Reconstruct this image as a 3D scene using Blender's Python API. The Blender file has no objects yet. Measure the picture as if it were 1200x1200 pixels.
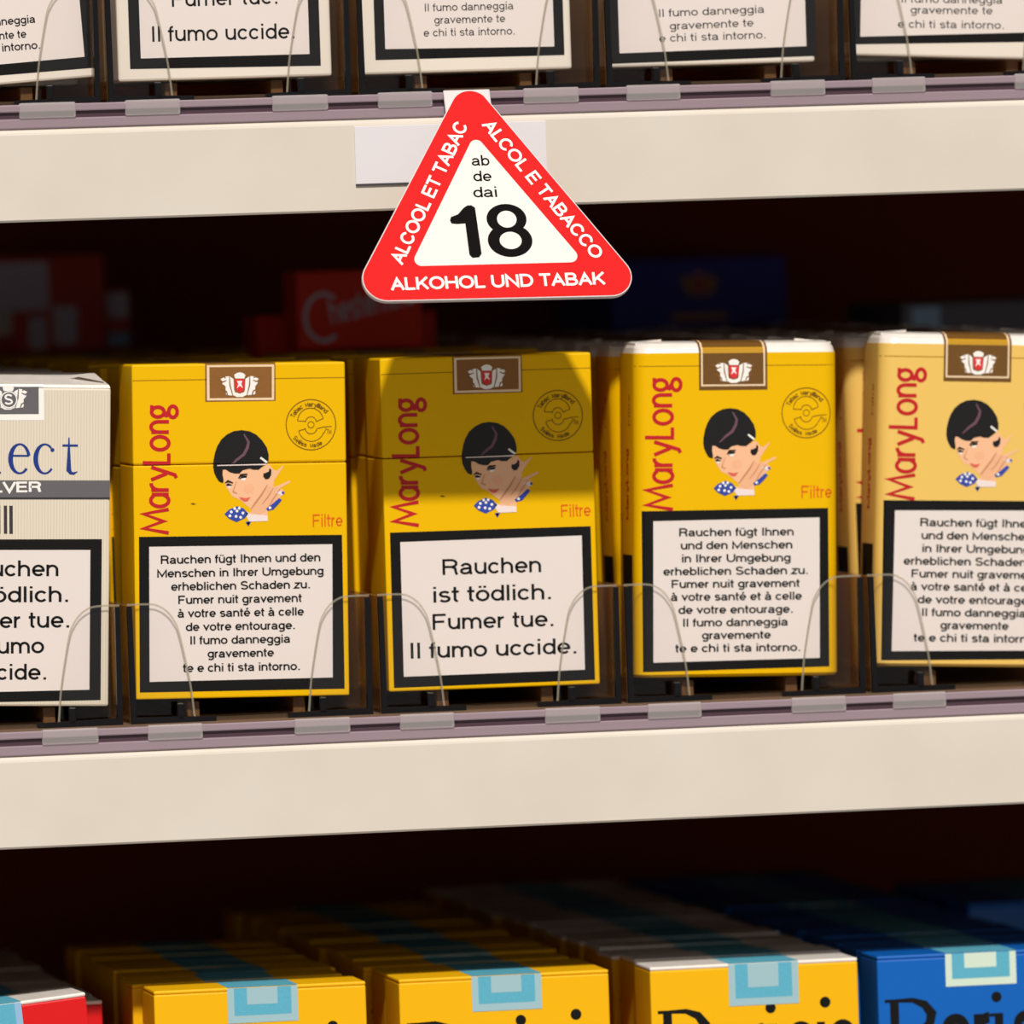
import bpy, bmesh, math, random
from mathutils import Vector, Matrix
random.seed(7)
S = 0.001                                   # the script is written in millimetres
scene = bpy.context.scene
COL = scene.collection

# ---------------------------------------------------------------- camera
cam_data = bpy.data.cameras.new('camera')
cam = bpy.data.objects.new('camera', cam_data); COL.objects.link(cam)
CX = Vector((0.98125455, -0.18996522, -0.03244577))    # image right in the world
CY = Vector((-0.03776052, -0.0244241, -0.99898829))    # image down
CZ = Vector((0.18898057, 0.98148697, -0.03113944))     # viewing direction
m = Matrix((CX, -CY, -CZ)).transposed().to_4x4()
m.translation = Vector((-437.0246, -2301.3617, 117.3523)) * S
cam.matrix_world = m
cam_data.sensor_width = 36; cam_data.lens = 10850 / 1200 * 36
cam_data.clip_start = 0.1; cam_data.clip_end = 50
cam_data.dof.use_dof = True
cam_data.dof.focus_distance = 2.312
cam_data.dof.aperture_fstop = 12.5
cam_data.dof.aperture_blades = 9
scene.camera = cam

# ---------------------------------------------------------------- light
world = bpy.data.worlds.new('sky'); scene.world = world; world.use_nodes = True
bg = world.node_tree.nodes['Background']
bg.inputs[0].default_value = (1.0, 0.95, 0.90, 1); bg.inputs[1].default_value = 0.31
sun_data = bpy.data.lights.new('sun', 'SUN'); sun = bpy.data.objects.new('sun', sun_data); COL.objects.link(sun)
sun_data.energy = 3.45; sun_data.angle = math.radians(2.2); sun_data.color = (1.0, 0.95, 0.88)
sun.rotation_euler = Vector((0.115, 1.0, -1.06)).to_track_quat('-Z', 'Y').to_euler()
sun.location = (-0.3, -2.0, 2.2)
vs = scene.view_settings
vs.view_transform = 'Standard'; vs.look = 'None'; vs.gamma = 1; vs.use_curve_mapping = False
vs.exposure = 0.0

DATA = {'portrait':{'hair':[[-6.86,58.28],[-6.78,59.7],[-6.37,61.68],[-5.76,63.37],[-4.72,65.06],[-3.25,66.3],[-1.5,67.11],[0.54,67.35],[2.56,67.02],[4.29,66.12],[5.72,64.67],[6.85,62.94],[7.34,61.08],[7.32,59.66],[6.94,59.1],[5.61,57.99],[4.73,57.3],[3.28,57.34],[2.42,57.64],[0.67,57.25],[-0.21,56.42],[-1.37,56.45],[-2.53,56.76],[-3.68,57.5],[-4.4,57.52],[-4.51,56.24],[-4.24,54.81],[-4.46,54.11],[-5.46,54.56],[-6.17,55.71],[-6.65,56.86]],'curl':[[7.35,57.81],[7.98,57.22],[7.9,55.95],[7.31,54.97],[6.44,54.85],[5.87,55.57],[5.94,56.42],[6.6,56.4],[7.05,56.82]],'skin':[[-4.5,57.09],[-4.11,57.65],[-2.52,57.05],[-1.37,56.73],[-0.21,56.71],[0.96,57.53],[4.74,57.59],[6.05,57.98],[6.64,58.54],[7.65,58.51],[8.36,57.36],[9.37,56.91],[10.99,58.29],[11.13,58.0],[8.61,54.51],[8.43,52.81],[9.31,53.07],[12.52,54.42],[12.86,53.98],[10.17,52.63],[11.32,51.75],[10.14,50.21],[9.24,48.81],[6.9,47.16],[6.87,45.46],[2.52,45.84],[2.24,46.42],[2.83,46.83],[2.55,47.55],[1.4,48.43],[-0.03,49.74],[-2.04,50.64],[-2.89,51.94],[-3.74,53.38],[-4.24,54.81]],'neck':[[6.99,53.13],[8.43,52.81],[9.16,52.79],[10.03,52.49],[9.24,48.81],[6.9,47.16],[4.85,46.07],[3.12,46.68],[2.78,47.54],[4.32,49.21],[5.5,50.89]],'eye1':[[-0.29,54.95],[0.42,55.78],[1.75,55.92],[1.63,55.36],[0.41,55.21]],'white1':[[0.12,55.16],[1.51,55.3],[1.21,54.68],[0.48,54.64]],'eye2':[[-3.74,53.61],[-3.15,54.05],[-2.0,53.57],[-2.44,53.35],[-3.16,53.31]],'white2':[[-3.22,53.28],[-2.29,53.4],[-2.59,52.9],[-3.08,52.91]],'lips':[[-0.36,50.51],[0.56,50.38],[1.14,50.19],[2.6,50.44],[1.77,49.38],[0.84,49.35],[0.12,49.88]],'cheek':[[-0.29,51.31],[0.87,51.71],[1.15,50.99],[0.28,50.73]],'collar':[[1.52,46.86],[2.53,46.13],[6.87,45.74],[6.85,44.32],[2.21,44.26],[1.36,45.59]],'bow':[[-4.14,46.28],[-2.96,47.39],[-0.92,48.2],[0.81,47.59],[1.95,46.28],[1.06,45.17],[-1.13,44.22],[-3.0,45.12]],'tail':[[1.19,44.22],[2.65,44.33],[1.9,43.07]],'scarf':[[6.47,47.45],[8.37,48.83],[9.84,50.08],[10.56,49.58],[9.53,48.38],[8.35,47.21],[6.89,46.88]],'scarf2':[[8.76,51.52],[10.16,51.86],[11.37,51.38],[10.58,50.71]]},'bow_dots':[[-2.39,46.81],[-0.94,47.0],[0.56,46.46],[-2.76,45.82],[-1.19,45.65],[-0.04,45.39],[-1.51,47.64],[-0.35,47.67],[-1.99,44.95],[-0.69,44.64]],'scarf_dots':[[7.48,47.66],[8.66,48.54],[9.69,49.43],[10.88,51.39],[1.91,43.87]],'sheen':[[1.1,66.34],[2.23,64.32],[1.92,62.91],[1.02,61.23],[-0.89,59.85],[-2.5,58.32]],'jaw':[[6.85,53.41],[5.51,51.17],[3.88,49.08],[2.7,47.54]],'earring':[[5.22,60.36],[6.94,59.04]],'ear':[[6.72,58.39],[7.65,58.23],[7.28,56.81],[6.31,56.41]],'seam_highlight':[[-5.84,58.54],[6.64,58.62]],'stamp':{'outer':[[-8.55,84.47],[9.36,84.23],[9.32,74.6],[-8.64,74.6]],'b1':[[-8.13,83.82],[9.06,83.77],[8.92,74.82],[-8.19,74.94]],'b2':[[-7.48,83.31],[8.47,83.22],[8.35,75.41],[-7.53,75.5]],'crown':[[-1.21,81.28],[-0.55,81.73],[0.25,81.92],[1.12,81.69],[1.69,81.21],[1.39,80.33],[-0.93,80.38]],'lionl':[[-4.63,80.29],[-3.39,80.87],[-2.37,80.95],[-1.37,80.22],[-1.26,77.55],[-0.99,76.55],[-3.35,76.53],[-3.43,78.49],[-4.21,79.04]],'lionr':[[5.09,80.17],[3.79,80.84],[2.89,80.93],[1.68,80.25],[1.49,77.49],[1.26,76.5],[4.16,76.5],[4.12,78.31],[4.71,79.01]],'shield':[[-1.08,80.21],[1.46,80.22],[1.5,78.2],[1.01,77.14],[0.18,76.81],[-0.62,77.18],[-1.04,78.26]],'shield_in':[[-0.5,79.74],[0.87,79.74],[0.57,78.93],[0.99,77.92],[0.2,78.51],[-0.53,77.89],[-0.15,78.95]],'base':[[-3.34,77.17],[-0.98,76.9],[0.17,76.52],[1.37,76.92],[4.17,77.07],[4.01,76.29],[1.54,76.06],[0.99,75.72],[-0.64,75.69],[-1.18,76.06],[-3.24,76.25]]},'logo_c':[18.25,68.42],'brand':[[-18.39,41.79],[-17.89,73.96]],'filtre':[[18.4,42.63],[26.01,42.66]],'nose':[[-0.97,54.45],[-1.54,52.9],[-1.88,51.86],[-0.87,51.41]],'blush':[[0.9,53.27],[2.65,53.8],[3.65,52.92],[3.19,51.65],[1.74,51.26],[0.88,52.13]],'brows':[[[-0.46,55.23],[0.22,56.07],[1.87,56.26]],[[-3.9,54.12],[-3.14,54.56],[-1.85,54.07]]],'fingers':[[[8.43,52.67],[6.95,50.29],[5.47,48.62]],[[10.17,52.43],[8.39,49.97],[7.2,48.01]]],'speck':[[-12.8,49.04],[-12.08,49.23],[-11.3,48.95],[-12.08,48.69]],'w1':{'outer':[[-25.98,40.94],[25.83,40.52],[25.98,1.63],[-26.3,1.78]],'inner':[[-23.41,38.38],[23.3,38.19],[22.95,4.55],[-23.77,4.4]],'lines':[('Rauchen fügt Ihnen und den',[-20.52,34.01],[20.21,33.93]),('Menschen in Ihrer Umgebung',[-21.5,30.6],[20.97,30.52]),('erheblichen Schaden zu.',[-18.02,27.24],[17.44,27.17]),('Fumer nuit gravement',[-16.21,23.83],[15.53,23.77]),('à votre santé et à celle',[-16.44,20.42],[15.82,20.35]),('de votre entourage.',[-14.4,17.01],[13.45,16.95]),('Il fumo danneggia',[-13.29,13.59],[12.35,13.54]),('gravemente',[-8.94,10.17],[8.01,10.14]),('te e chi ti sta intorno.',[-15.49,6.66],[14.57,6.6])],'cap':2.1},'w2':{'outer':[[-25.84,40.21],[25.91,40.1],[25.94,1.04],[-25.95,0.9]],'inner':[[-23.27,37.72],[23.53,37.79],[23.38,3.73],[-23.35,3.65]],'lines':[('Rauchen',[-12.64,29.02],[12.8,28.88]),('ist tödlich.',[-15.17,22.11],[15.1,21.94]),('Fumer tue.',[-15.58,15.24],[15.54,15.07]),('Il fumo uccide.',[-21.42,8.15],[21.27,7.92])],'cap':4.0},'w3':{'outer':[[-24.86,42.32],[23.58,42.61],[23.68,2.17],[-24.77,1.4]],'inner':[[-22.01,39.74],[21.28,40.21],[21.13,4.39],[-22.22,3.79]],'lines':[('Rauchen fügt Ihnen',[-15.33,35.81],[14.5,35.72]),('und den Menschen',[-14.94,32.49],[14.15,32.4]),('in Ihrer Umgebung',[-14.67,29.17],[13.66,29.09]),('erheblichen Schaden zu.',[-19.55,25.93],[18.14,25.82]),('Fumer nuit gravement',[-17.39,22.67],[16.22,22.57]),('à votre santé et à celle',[-17.62,19.41],[16.55,19.31]),('de votre entourage.',[-15.66,16.09],[14.12,16.0]),('Il fumo danneggia',[-14.44,12.83],[13.01,12.75]),('gravemente',[-9.59,9.56],[8.38,9.5]),('te e chi ti sta intorno.',[-16.79,6.32],[16.0,6.22])],'cap':2.05},'sel_band':[[-26.87,56.52],[27.09,56.74],[27.15,52.24],[-26.81,52.02]],'sel_silver':[[-7.09,53.53],[9.8,53.8]],'sel_bars':[[[-2.88,50.36],[-2.33,50.35],[-2.23,43.28],[-2.78,43.29]],[[-2.0,50.34],[-1.52,50.34],[-1.42,43.27],[-1.91,43.28]],[[-0.91,50.33],[-0.6,50.32],[-0.5,43.26],[-0.81,43.26]],[[0.3,50.31],[1.14,50.29],[1.23,43.23],[0.4,43.24]],[[1.68,50.29],[2.56,50.27],[2.66,43.21],[1.78,43.22]]],'sel_stamp':[[-14.47,79.87],[8.89,80.15],[8.98,73.29],[-14.38,73.02]],'sel_stamp_w':[[-15.8,81.18],[10.19,81.41],[10.32,71.77],[-15.67,71.54]],'sel_crest':[1.37,76.84],'sel_text':[[-11.11,58.52],[18.72,58.69],8.21],'sel_let':{'S':[[-17.68,58.3],[-11.76,58.42]],'e0':[[-10.45,58.29],[-5.18,58.32]],'l':[[-3.87,58.4],[-0.47,58.46]],'e':[[1.62,58.32],[6.88,58.34]],'c':[[7.98,58.32],[13.24,58.35]],'t':[[15.0,58.32],[18.95,58.36]]},'ws':{'outer':[[-23.6,41.69],[25.2,41.99],[25.2,1.53],[-23.48,0.58]],'inner':[[-20.93,39.08],[22.28,39.26],[22.32,4.14],[-20.66,3.11]],'lines':[('Rauchen',[-10.97,32.5],[14.25,32.64]),('ist tödlich.',[-13.08,25.9],[16.75,26.18]),('Fumer tue.',[-13.21,19.48],[17.06,19.75]),('Il fumo',[-7.42,13.07],[10.79,13.32]),('uccide.',[-7.77,6.55],[11.32,6.67])],'cap':4.0},'ua':{'outer':[[-19.73,2.41],[27.8,2.27],[27.8,44.27],[-19.73,44.41]],'inner':[[-16.92,4.96],[24.6,5.22],[24.6,47.22],[-16.92,46.96]],'lines':[('Il fumo danneggia',[-9.78,14.84],[13.1,14.75]),('gravemente te',[-7.08,11.3],[10.41,11.23]),('e chi ti sta intorno.',[-10.37,8.26],[13.6,8.18])],'cap':2.0,'cx':-123.5,'rot':-0.055},'ub':{'outer':[[-24.17,3.14],[24.39,2.6],[24.39,44.6],[-24.17,45.14]],'inner':[[-21.38,5.73],[21.59,5.63],[21.59,47.63],[-21.38,47.730000000000004]],'lines':[('Fumer tue.',[-13.03,18.45],[13.81,18.47]),('Il fumo uccide.',[-18.31,9.82],[17.87,9.66])],'cap':3.9,'cx':-63.6,'rot':0},'uc':{'outer':[[-23.29,3.6],[25.34,3.51],[25.34,45.51],[-23.29,45.6]],'inner':[[-20.69,6.32],[22.77,5.74],[22.77,47.74],[-20.69,48.32]],'lines':[('Il fumo danneggia',[-10.2,15.5],[12.63,15.41]),('gravemente te',[-7.89,12.31],[10.33,12.24]),('e chi ti sta intorno.',[-10.74,9.16],[12.64,9.05])],'cap':2.0,'cx':-1.9,'rot':0},'ud':{'outer':[[-26.26,0.91],[27.66,1.43],[27.66,43.43],[-26.26,42.91]],'inner':[[-23.52,3.54],[25.07,4.0],[25.07,46.0],[-23.52,45.54]],'lines':[('Il fumo danneggia',[-12.95,12.43],[14.45,12.76]),('gravemente te',[-10.29,9.11],[11.45,9.37]),('e chi ti sta intorno.',[-13.16,6.06],[14.46,6.25])],'cap':2.0,'cx':61.2,'rot':0},'ue':{'outer':[[-26.81,2.77],[22.65,4.51],[22.65,46.51],[-26.81,44.77]],'inner':[[-24.39,4.78],[19.91,6.85],[19.91,48.85],[-24.39,46.78]],'lines':[('Il fumo danneggia',[-13.72,13.71],[12.81,13.99]),('gravemente te',[-11.32,10.94],[10.17,11.21]),('e chi ti sta intorno.',[-14.61,7.28],[13.16,7.57])],'cap':2.0,'cx':124.5,'rot':0.05},'sign':{'origin':[-4.5,-48.0,98.417],'w':[0.0,0.44243,0.8968],'outer':[([-1.16,53.48],4.92),([-27.81,6.83],5.81),([28.42,5.75],5.43)],'inner':[([-1.0,42.84],1.79),([-18.41,11.93],1.79),([19.11,11.63],1.85)],'t1':[[-23.48,10.42],[-2.49,48.63]],'t2':[[0.86,48.88],[25.12,10.21]],'t3':[[-27.05,3.76],[27.29,3.38]],'ab':[[-2.79,37.45],[1.76,37.36]],'de':[[-2.83,33.09],[1.78,33.0]],'dai':[[-3.34,28.6],[2.63,28.54]],'one':[[-10.06,22.43],[-9.69,23.41],[-7.87,24.06],[-6.18,25.85],[-5.2,26.46],[-4.16,26.49],[-3.33,25.75],[-3.11,12.94],[-3.86,11.97],[-5.56,11.89],[-6.23,12.77],[-6.29,21.44],[-8.5,21.37],[-9.77,21.56]],'eight':[[[4.26,22.34],[9.32,22.31],[4.74,26.54]],[[4.48,16.36],[10.12,16.37],[3.95,11.76]]],'holes':[[[4.31,22.27],[6.78,22.26],[4.58,24.61]],[[4.61,16.35],[7.39,16.32],[4.33,13.95]]]}}


# ---------------------------------------------------------------- materials
def lin(r, g, b):
    f = lambda c: (c / 255 / 12.92) if c / 255 <= 0.04045 else ((c / 255 + 0.055) / 1.055) ** 2.4
    return (f(r), f(g), f(b), 1)
def mat(name, rgb, rough=0.45, spec=0.4, noise=0.0, scale=900, metal=0.0, coat=0.0):
    mt = bpy.data.materials.new(name); mt.use_nodes = True
    nt = mt.node_tree; p = nt.nodes['Principled BSDF']
    p.inputs['Base Color'].default_value = lin(*rgb)
    p.inputs['Roughness'].default_value = rough
    p.inputs['Specular IOR Level'].default_value = spec
    p.inputs['Metallic'].default_value = metal
    p.inputs['Coat Weight'].default_value = coat
    p.inputs['Coat Roughness'].default_value = 0.12
    if noise:
        tc = nt.nodes.new('ShaderNodeTexCoord'); nz = nt.nodes.new('ShaderNodeTexNoise')
        nz.inputs['Scale'].default_value = scale; nz.inputs['Detail'].default_value = 3
        mx = nt.nodes.new('ShaderNodeMix'); mx.data_type = 'RGBA'; mx.blend_type = 'MULTIPLY'
        rp = nt.nodes.new('ShaderNodeValToRGB')
        rp.color_ramp.elements[0].position = 0.3; rp.color_ramp.elements[1].position = 0.7
        v = 1 - noise
        rp.color_ramp.elements[0].color = (v, v, v, 1); rp.color_ramp.elements[1].color = (1, 1, 1, 1)
        mx.inputs[0].default_value = 1; mx.inputs[6].default_value = lin(*rgb)
        nt.links.new(tc.outputs['Object'], nz.inputs['Vector']); nt.links.new(nz.outputs['Fac'], rp.inputs[0])
        nt.links.new(rp.outputs[0], mx.inputs[7]); nt.links.new(mx.outputs[2], p.inputs['Base Color'])
    return mt
def acrylic(name, tint, refl, rough=0.06, edge=None, fog=0.0):
    mt = bpy.data.materials.new(name); mt.use_nodes = True
    nt = mt.node_tree; nt.nodes.clear()
    out = nt.nodes.new('ShaderNodeOutputMaterial')
    tr = nt.nodes.new('ShaderNodeBsdfTransparent'); tr.inputs[0].default_value = tint
    gl = nt.nodes.new('ShaderNodeBsdfGlossy'); gl.inputs['Roughness'].default_value = rough
    gl.inputs[0].default_value = (1, 1, 1, 1)
    lw = nt.nodes.new('ShaderNodeLayerWeight'); lw.inputs[0].default_value = 0.5      # reflects more at a glance
    pw = nt.nodes.new('ShaderNodeMath'); pw.operation = 'POWER'; pw.inputs[1].default_value = 4.0
    mu = nt.nodes.new('ShaderNodeMath'); mu.operation = 'MULTIPLY_ADD'; mu.inputs[1].default_value = 0.6*refl; mu.inputs[2].default_value = 0.04*refl
    nt.links.new(lw.outputs['Facing'], pw.inputs[0]); nt.links.new(pw.outputs[0], mu.inputs[0])
    mx = nt.nodes.new('ShaderNodeMixShader')
    nt.links.new(mu.outputs[0], mx.inputs[0])
    src = tr
    if fog:
        df = nt.nodes.new('ShaderNodeBsdfDiffuse'); df.inputs[0].default_value = edge
        mf = nt.nodes.new('ShaderNodeMixShader'); mf.inputs[0].default_value = fog
        nt.links.new(tr.outputs[0], mf.inputs[1]); nt.links.new(df.outputs[0], mf.inputs[2]); src = mf
    nt.links.new(src.outputs[0], mx.inputs[1]); nt.links.new(gl.outputs[0], mx.inputs[2])
    nt.links.new(mx.outputs[0], out.inputs[0])
    return mt
def fascia_material():
    mt = mat('cream painted steel', (236, 222, 205), 0.45, 0.3)
    nt = mt.node_tree; p = nt.nodes['Principled BSDF']
    tc = nt.nodes.new('ShaderNodeTexCoord')
    n1 = nt.nodes.new('ShaderNodeTexNoise'); n1.inputs['Scale'].default_value = 28; n1.inputs['Detail'].default_value = 4
    n2 = nt.nodes.new('ShaderNodeTexVoronoi'); n2.inputs['Scale'].default_value = 42
    r1 = nt.nodes.new('ShaderNodeValToRGB'); r1.color_ramp.elements[0].position = 0.35; r1.color_ramp.elements[1].position = 0.7
    r1.color_ramp.elements[0].color = lin(219, 209, 196); r1.color_ramp.elements[1].color = lin(225, 216, 204)
    r2 = nt.nodes.new('ShaderNodeValToRGB'); r2.color_ramp.elements[0].position = 0.02; r2.color_ramp.elements[1].position = 0.07
    r2.color_ramp.elements[0].color = (0.72, 0.66, 0.58, 1); r2.color_ramp.elements[1].color = (1, 1, 1, 1)
    mx = nt.nodes.new('ShaderNodeMix'); mx.data_type = 'RGBA'; mx.blend_type = 'MULTIPLY'; mx.inputs[0].default_value = 0.5
    nt.links.new(tc.outputs['Object'], n1.inputs['Vector']); nt.links.new(tc.outputs['Object'], n2.inputs['Vector'])
    nt.links.new(n1.outputs['Fac'], r1.inputs[0]); nt.links.new(n2.outputs['Distance'], r2.inputs[0])
    nt.links.new(r1.outputs[0], mx.inputs[6]); nt.links.new(r2.outputs[0], mx.inputs[7])
    nt.links.new(mx.outputs[2], p.inputs['Base Color'])
    return mt

M = dict(
    yellow=mat('yellow carton', (240, 187, 0), 0.5, 0.12),
    pale=mat('pale yellow paper', (240, 198, 102), 0.45, 0.35),
    gold=mat('golden yellow carton', (247, 186, 10), 0.45, 0.2),
    redbox=mat('red carton', (226, 22, 26), 0.4, 0.35),
    bluebox=mat('blue carton', (4, 98, 190), 0.4, 0.35),
    paper=mat('warning label paper', (233, 222, 216), 0.6, 0.25),
    warmpaper=mat('warm white carton', (238, 228, 214), 0.5, 0.3),
    ink=mat('black ink', (15, 15, 16), 0.55, 0.2),
    redink=mat('red ink', (196, 28, 38), 0.45, 0.3),
    orangeink=mat('orange ink', (226, 92, 14), 0.5, 0.3),
    olive=mat('olive ink', (120, 84, 4), 0.5, 0.3),
    crease=mat('carton crease', (170, 122, 6), 0.6, 0.2),
    stamp=mat('brown revenue stamp', (146, 98, 46), 0.5, 0.3, 0.12, 2500),
    stampdark=mat('dark brown revenue stamp', (116, 80, 34), 0.4, 0.35, 0.12, 2500),
    stampline=mat('stamp border', (244, 214, 178), 0.5, 0.3),
    stampgold=mat('stamp gold edge', (196, 146, 30), 0.4, 0.4),
    white=mat('white ink', (250, 246, 240), 0.5, 0.3),
    shield=mat('shield red', (226, 50, 56), 0.5, 0.3),
    hair=mat('black hair ink', (22, 20, 22), 0.4, 0.4),
    sheen=mat('hair sheen ink', (112, 78, 92), 0.45, 0.3),
    skin=mat('skin ink', (248, 192, 150), 0.5, 0.3),
    blush=mat('blush ink', (247, 184, 143), 0.5, 0.3),
    neck=mat('neck ink', (243, 184, 142), 0.5, 0.3),
    jaw=mat('jaw ink', (206, 140, 100), 0.5, 0.3),
    lips=mat('lip ink', (226, 104, 84), 0.5, 0.3),
    dotblue=mat('dotted scarf blue', (52, 74, 168), 0.5, 0.3),
    collar=mat('collar ink', (244, 226, 222), 0.5, 0.3),
    foil=mat('white foil paper', (248, 240, 232), 0.32, 0.5, 0.10, 220),
    cream=mat('cream ribbed paper', (228, 217, 198), 0.5, 0.3),
    rib=mat('rib line', (214, 200, 176), 0.5, 0.3),
    grey=mat('grey ink', (104, 101, 104), 0.4, 0.4),
    greydark=mat('dark grey ink', (58, 56, 58), 0.4, 0.4),
    navy=mat('navy ink', (30, 56, 136), 0.45, 0.3),
    teal=mat('teal stamp', (96, 182, 208), 0.5, 0.3, 0.1, 1500),
    tealpale=mat('pale stamp', (162, 197, 206), 0.5, 0.3),
    tealmint=mat('mint stamp', (214, 232, 214), 0.5, 0.3),
    black=mat('black plastic', (10, 10, 15), 0.3, 0.35),
    cabinet=mat('dark brown cabinet', (150, 66, 34), 0.7, 0.1),
    steel=fascia_material(),
    boardgrey=mat('taupe shelf board', (112, 88, 70), 0.6, 0.2),
    signink=mat('sign black', (20, 18, 18), 0.8, 0.05),
    label=mat('blank white label', (229, 224, 228), 0.5, 0.3),
    labelshadow=mat('label shadow strip', (70, 66, 72), 0.6, 0.2),
    signred=mat('sign red', (222, 24, 24), 0.65, 0.15),
    signwhite=mat('sign white', (236, 231, 226), 0.65, 0.15),
    board=mat('sign board', (216, 210, 210), 0.5, 0.3),
    bluepack=mat('dark blue carton', (66, 66, 176), 0.5, 0.25),
    crestgold=mat('gold print', (196, 140, 74), 0.45, 0.3),
    maroon=mat('maroon carton', (216, 76, 58), 0.5, 0.3),
    orangebox=mat('orange carton', (240, 132, 40), 0.5, 0.3),
    lilac=mat('lilac carton', (226, 216, 240), 0.5, 0.3),
    greypack=mat('charcoal carton', (96, 100, 114), 0.5, 0.3),
    paleblue=mat('pale blue carton', (150, 190, 226), 0.5, 0.3),
    darkred=mat('deep red carton', (252, 60, 36), 0.5, 0.3),
    clear=acrylic('clear acrylic', (1, 1, 1, 1), 0.45),
    clearwall=acrylic('clear acrylic wall', (0.93, 0.88, 0.8, 1), 0.5, 0.1, (0.46, 0.23, 0.09, 1), 0.26),  # diffuse brown fog stands in for the brown reflected glow in the trays
    clearedge=acrylic('acrylic edge', (0.93, 0.92, 0.89, 1), 0.8, 0.15, (0.40, 0.35, 0.26, 1), 0.55),
    clearfloor=acrylic('clear acrylic floor', (0.93, 0.88, 0.8, 1), 1.3, 0.12, (0.36, 0.21, 0.1, 1), 0.14),
    frosted=acrylic('frosted clip plastic', (0.95, 0.93, 0.93, 1), 1.0, 0.2, (0.74, 0.67, 0.67, 1), 0.34),
    rail=acrylic('lilac clear rail', (0.6, 0.52, 0.58, 1), 1.2, 0.12, (0.45, 0.34, 0.39, 1), 0.72),
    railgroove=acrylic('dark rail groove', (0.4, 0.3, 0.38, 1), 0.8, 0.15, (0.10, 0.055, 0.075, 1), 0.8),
)

# ---------------------------------------------------------------- mesh building
class MB:
    def __init__(s): s.v = []; s.f = []; s.mi = []; s.mats = []
    def slot(s, k):
        if k not in s.mats: s.mats.append(k)
        return s.mats.index(k)
    def face(s, pts, k):
        b = len(s.v); s.v += [tuple(p) for p in pts]; s.f.append(list(range(b, b + len(pts)))); s.mi.append(s.slot(k))
    def mesh_in(s, vs, fs, k):
        b = len(s.v); s.v += [tuple(p) for p in vs]; i = s.slot(k)
        for f in fs: s.f.append([b + q for q in f]); s.mi.append(i)
    def box(s, x0, x1, y0, y1, z0, z1, k, bev=0.0, seg=2):
        bm = bmesh.new()
        vv = [bm.verts.new(p) for p in ((x0,y0,z0),(x1,y0,z0),(x1,y1,z0),(x0,y1,z0),(x0,y0,z1),(x1,y0,z1),(x1,y1,z1),(x0,y1,z1))]
        for q in ((0,3,2,1),(4,5,6,7),(0,1,5,4),(1,2,6,5),(2,3,7,6),(3,0,4,7)): bm.faces.new([vv[i] for i in q])
        if bev: bmesh.ops.bevel(bm, geom=list(bm.edges), offset=bev, segments=seg, affect='EDGES', profile=0.5)
        bm.verts.index_update()
        s.mesh_in([v.co[:] for v in bm.verts], [[v.index for v in f.verts] for f in bm.faces], k); bm.free()
    def loft(s, rings, k, cap=True):
        n = len(rings[0]); vs = [p for r in rings for p in r]; fs = []
        for a in range(len(rings) - 1):
            for i in range(n):
                j = (i + 1) % n; fs.append([a*n+i, a*n+j, (a+1)*n+j, (a+1)*n+i])
        if cap: fs.append(list(range(n))[::-1]); fs.append([(len(rings)-1)*n+i for i in range(n)])
        s.mesh_in(vs, fs, k)
    def prism_y(s, out, y0, y1, k, kside=None):          # outline in x,z, thickness along y
        n = len(out)
        s.face([(x, y0, z) for x, z in out], k); s.face([(x, y1, z) for x, z in out][::-1], k)
        for i in range(n):
            (a, b), (c, d) = out[i], out[(i+1) % n]
            s.face([(a, y0, b), (a, y1, b), (c, y1, d), (c, y0, d)], kside or k)
    def build(s, name, parent=None):
        me = bpy.data.meshes.new(name)
        me.from_pydata([(x*S, y*S, z*S) for x, y, z in s.v], [], s.f)
        for k in s.mats: me.materials.append(M[k])
        me.polygons.foreach_set('material_index', s.mi)
        me.polygons.foreach_set('use_smooth', [True] * len(s.f))
        me.update(); me.set_sharp_from_angle(angle=math.radians(13))
        o = bpy.data.objects.new(name, me); COL.objects.link(o)
        if parent: o.parent = parent
        return o

def clip(poly, axis, val, keep_less):
    out = []
    for i in range(len(poly)):
        p, q = poly[i], poly[(i+1) % len(poly)]
        a, b = p[axis] - val, q[axis] - val
        if keep_less: a, b = -a, -b
        if a >= 0: out.append(p)
        if (a > 0 and b < 0) or (a < 0 and b > 0):
            t = a / (a - b); out.append((p[0] + (q[0]-p[0])*t, p[1] + (q[1]-p[1])*t))
    return out if len(out) > 2 else None

def tri2d(pts):                                           # triangulate a concave outline
    from mathutils.geometry import tessellate_polygon
    pts = [tuple(p) for p in pts]
    return [[pts[i] for i in t] for t in tessellate_polygon([[Vector((x, y, 0)) for x, y in pts]])]

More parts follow.
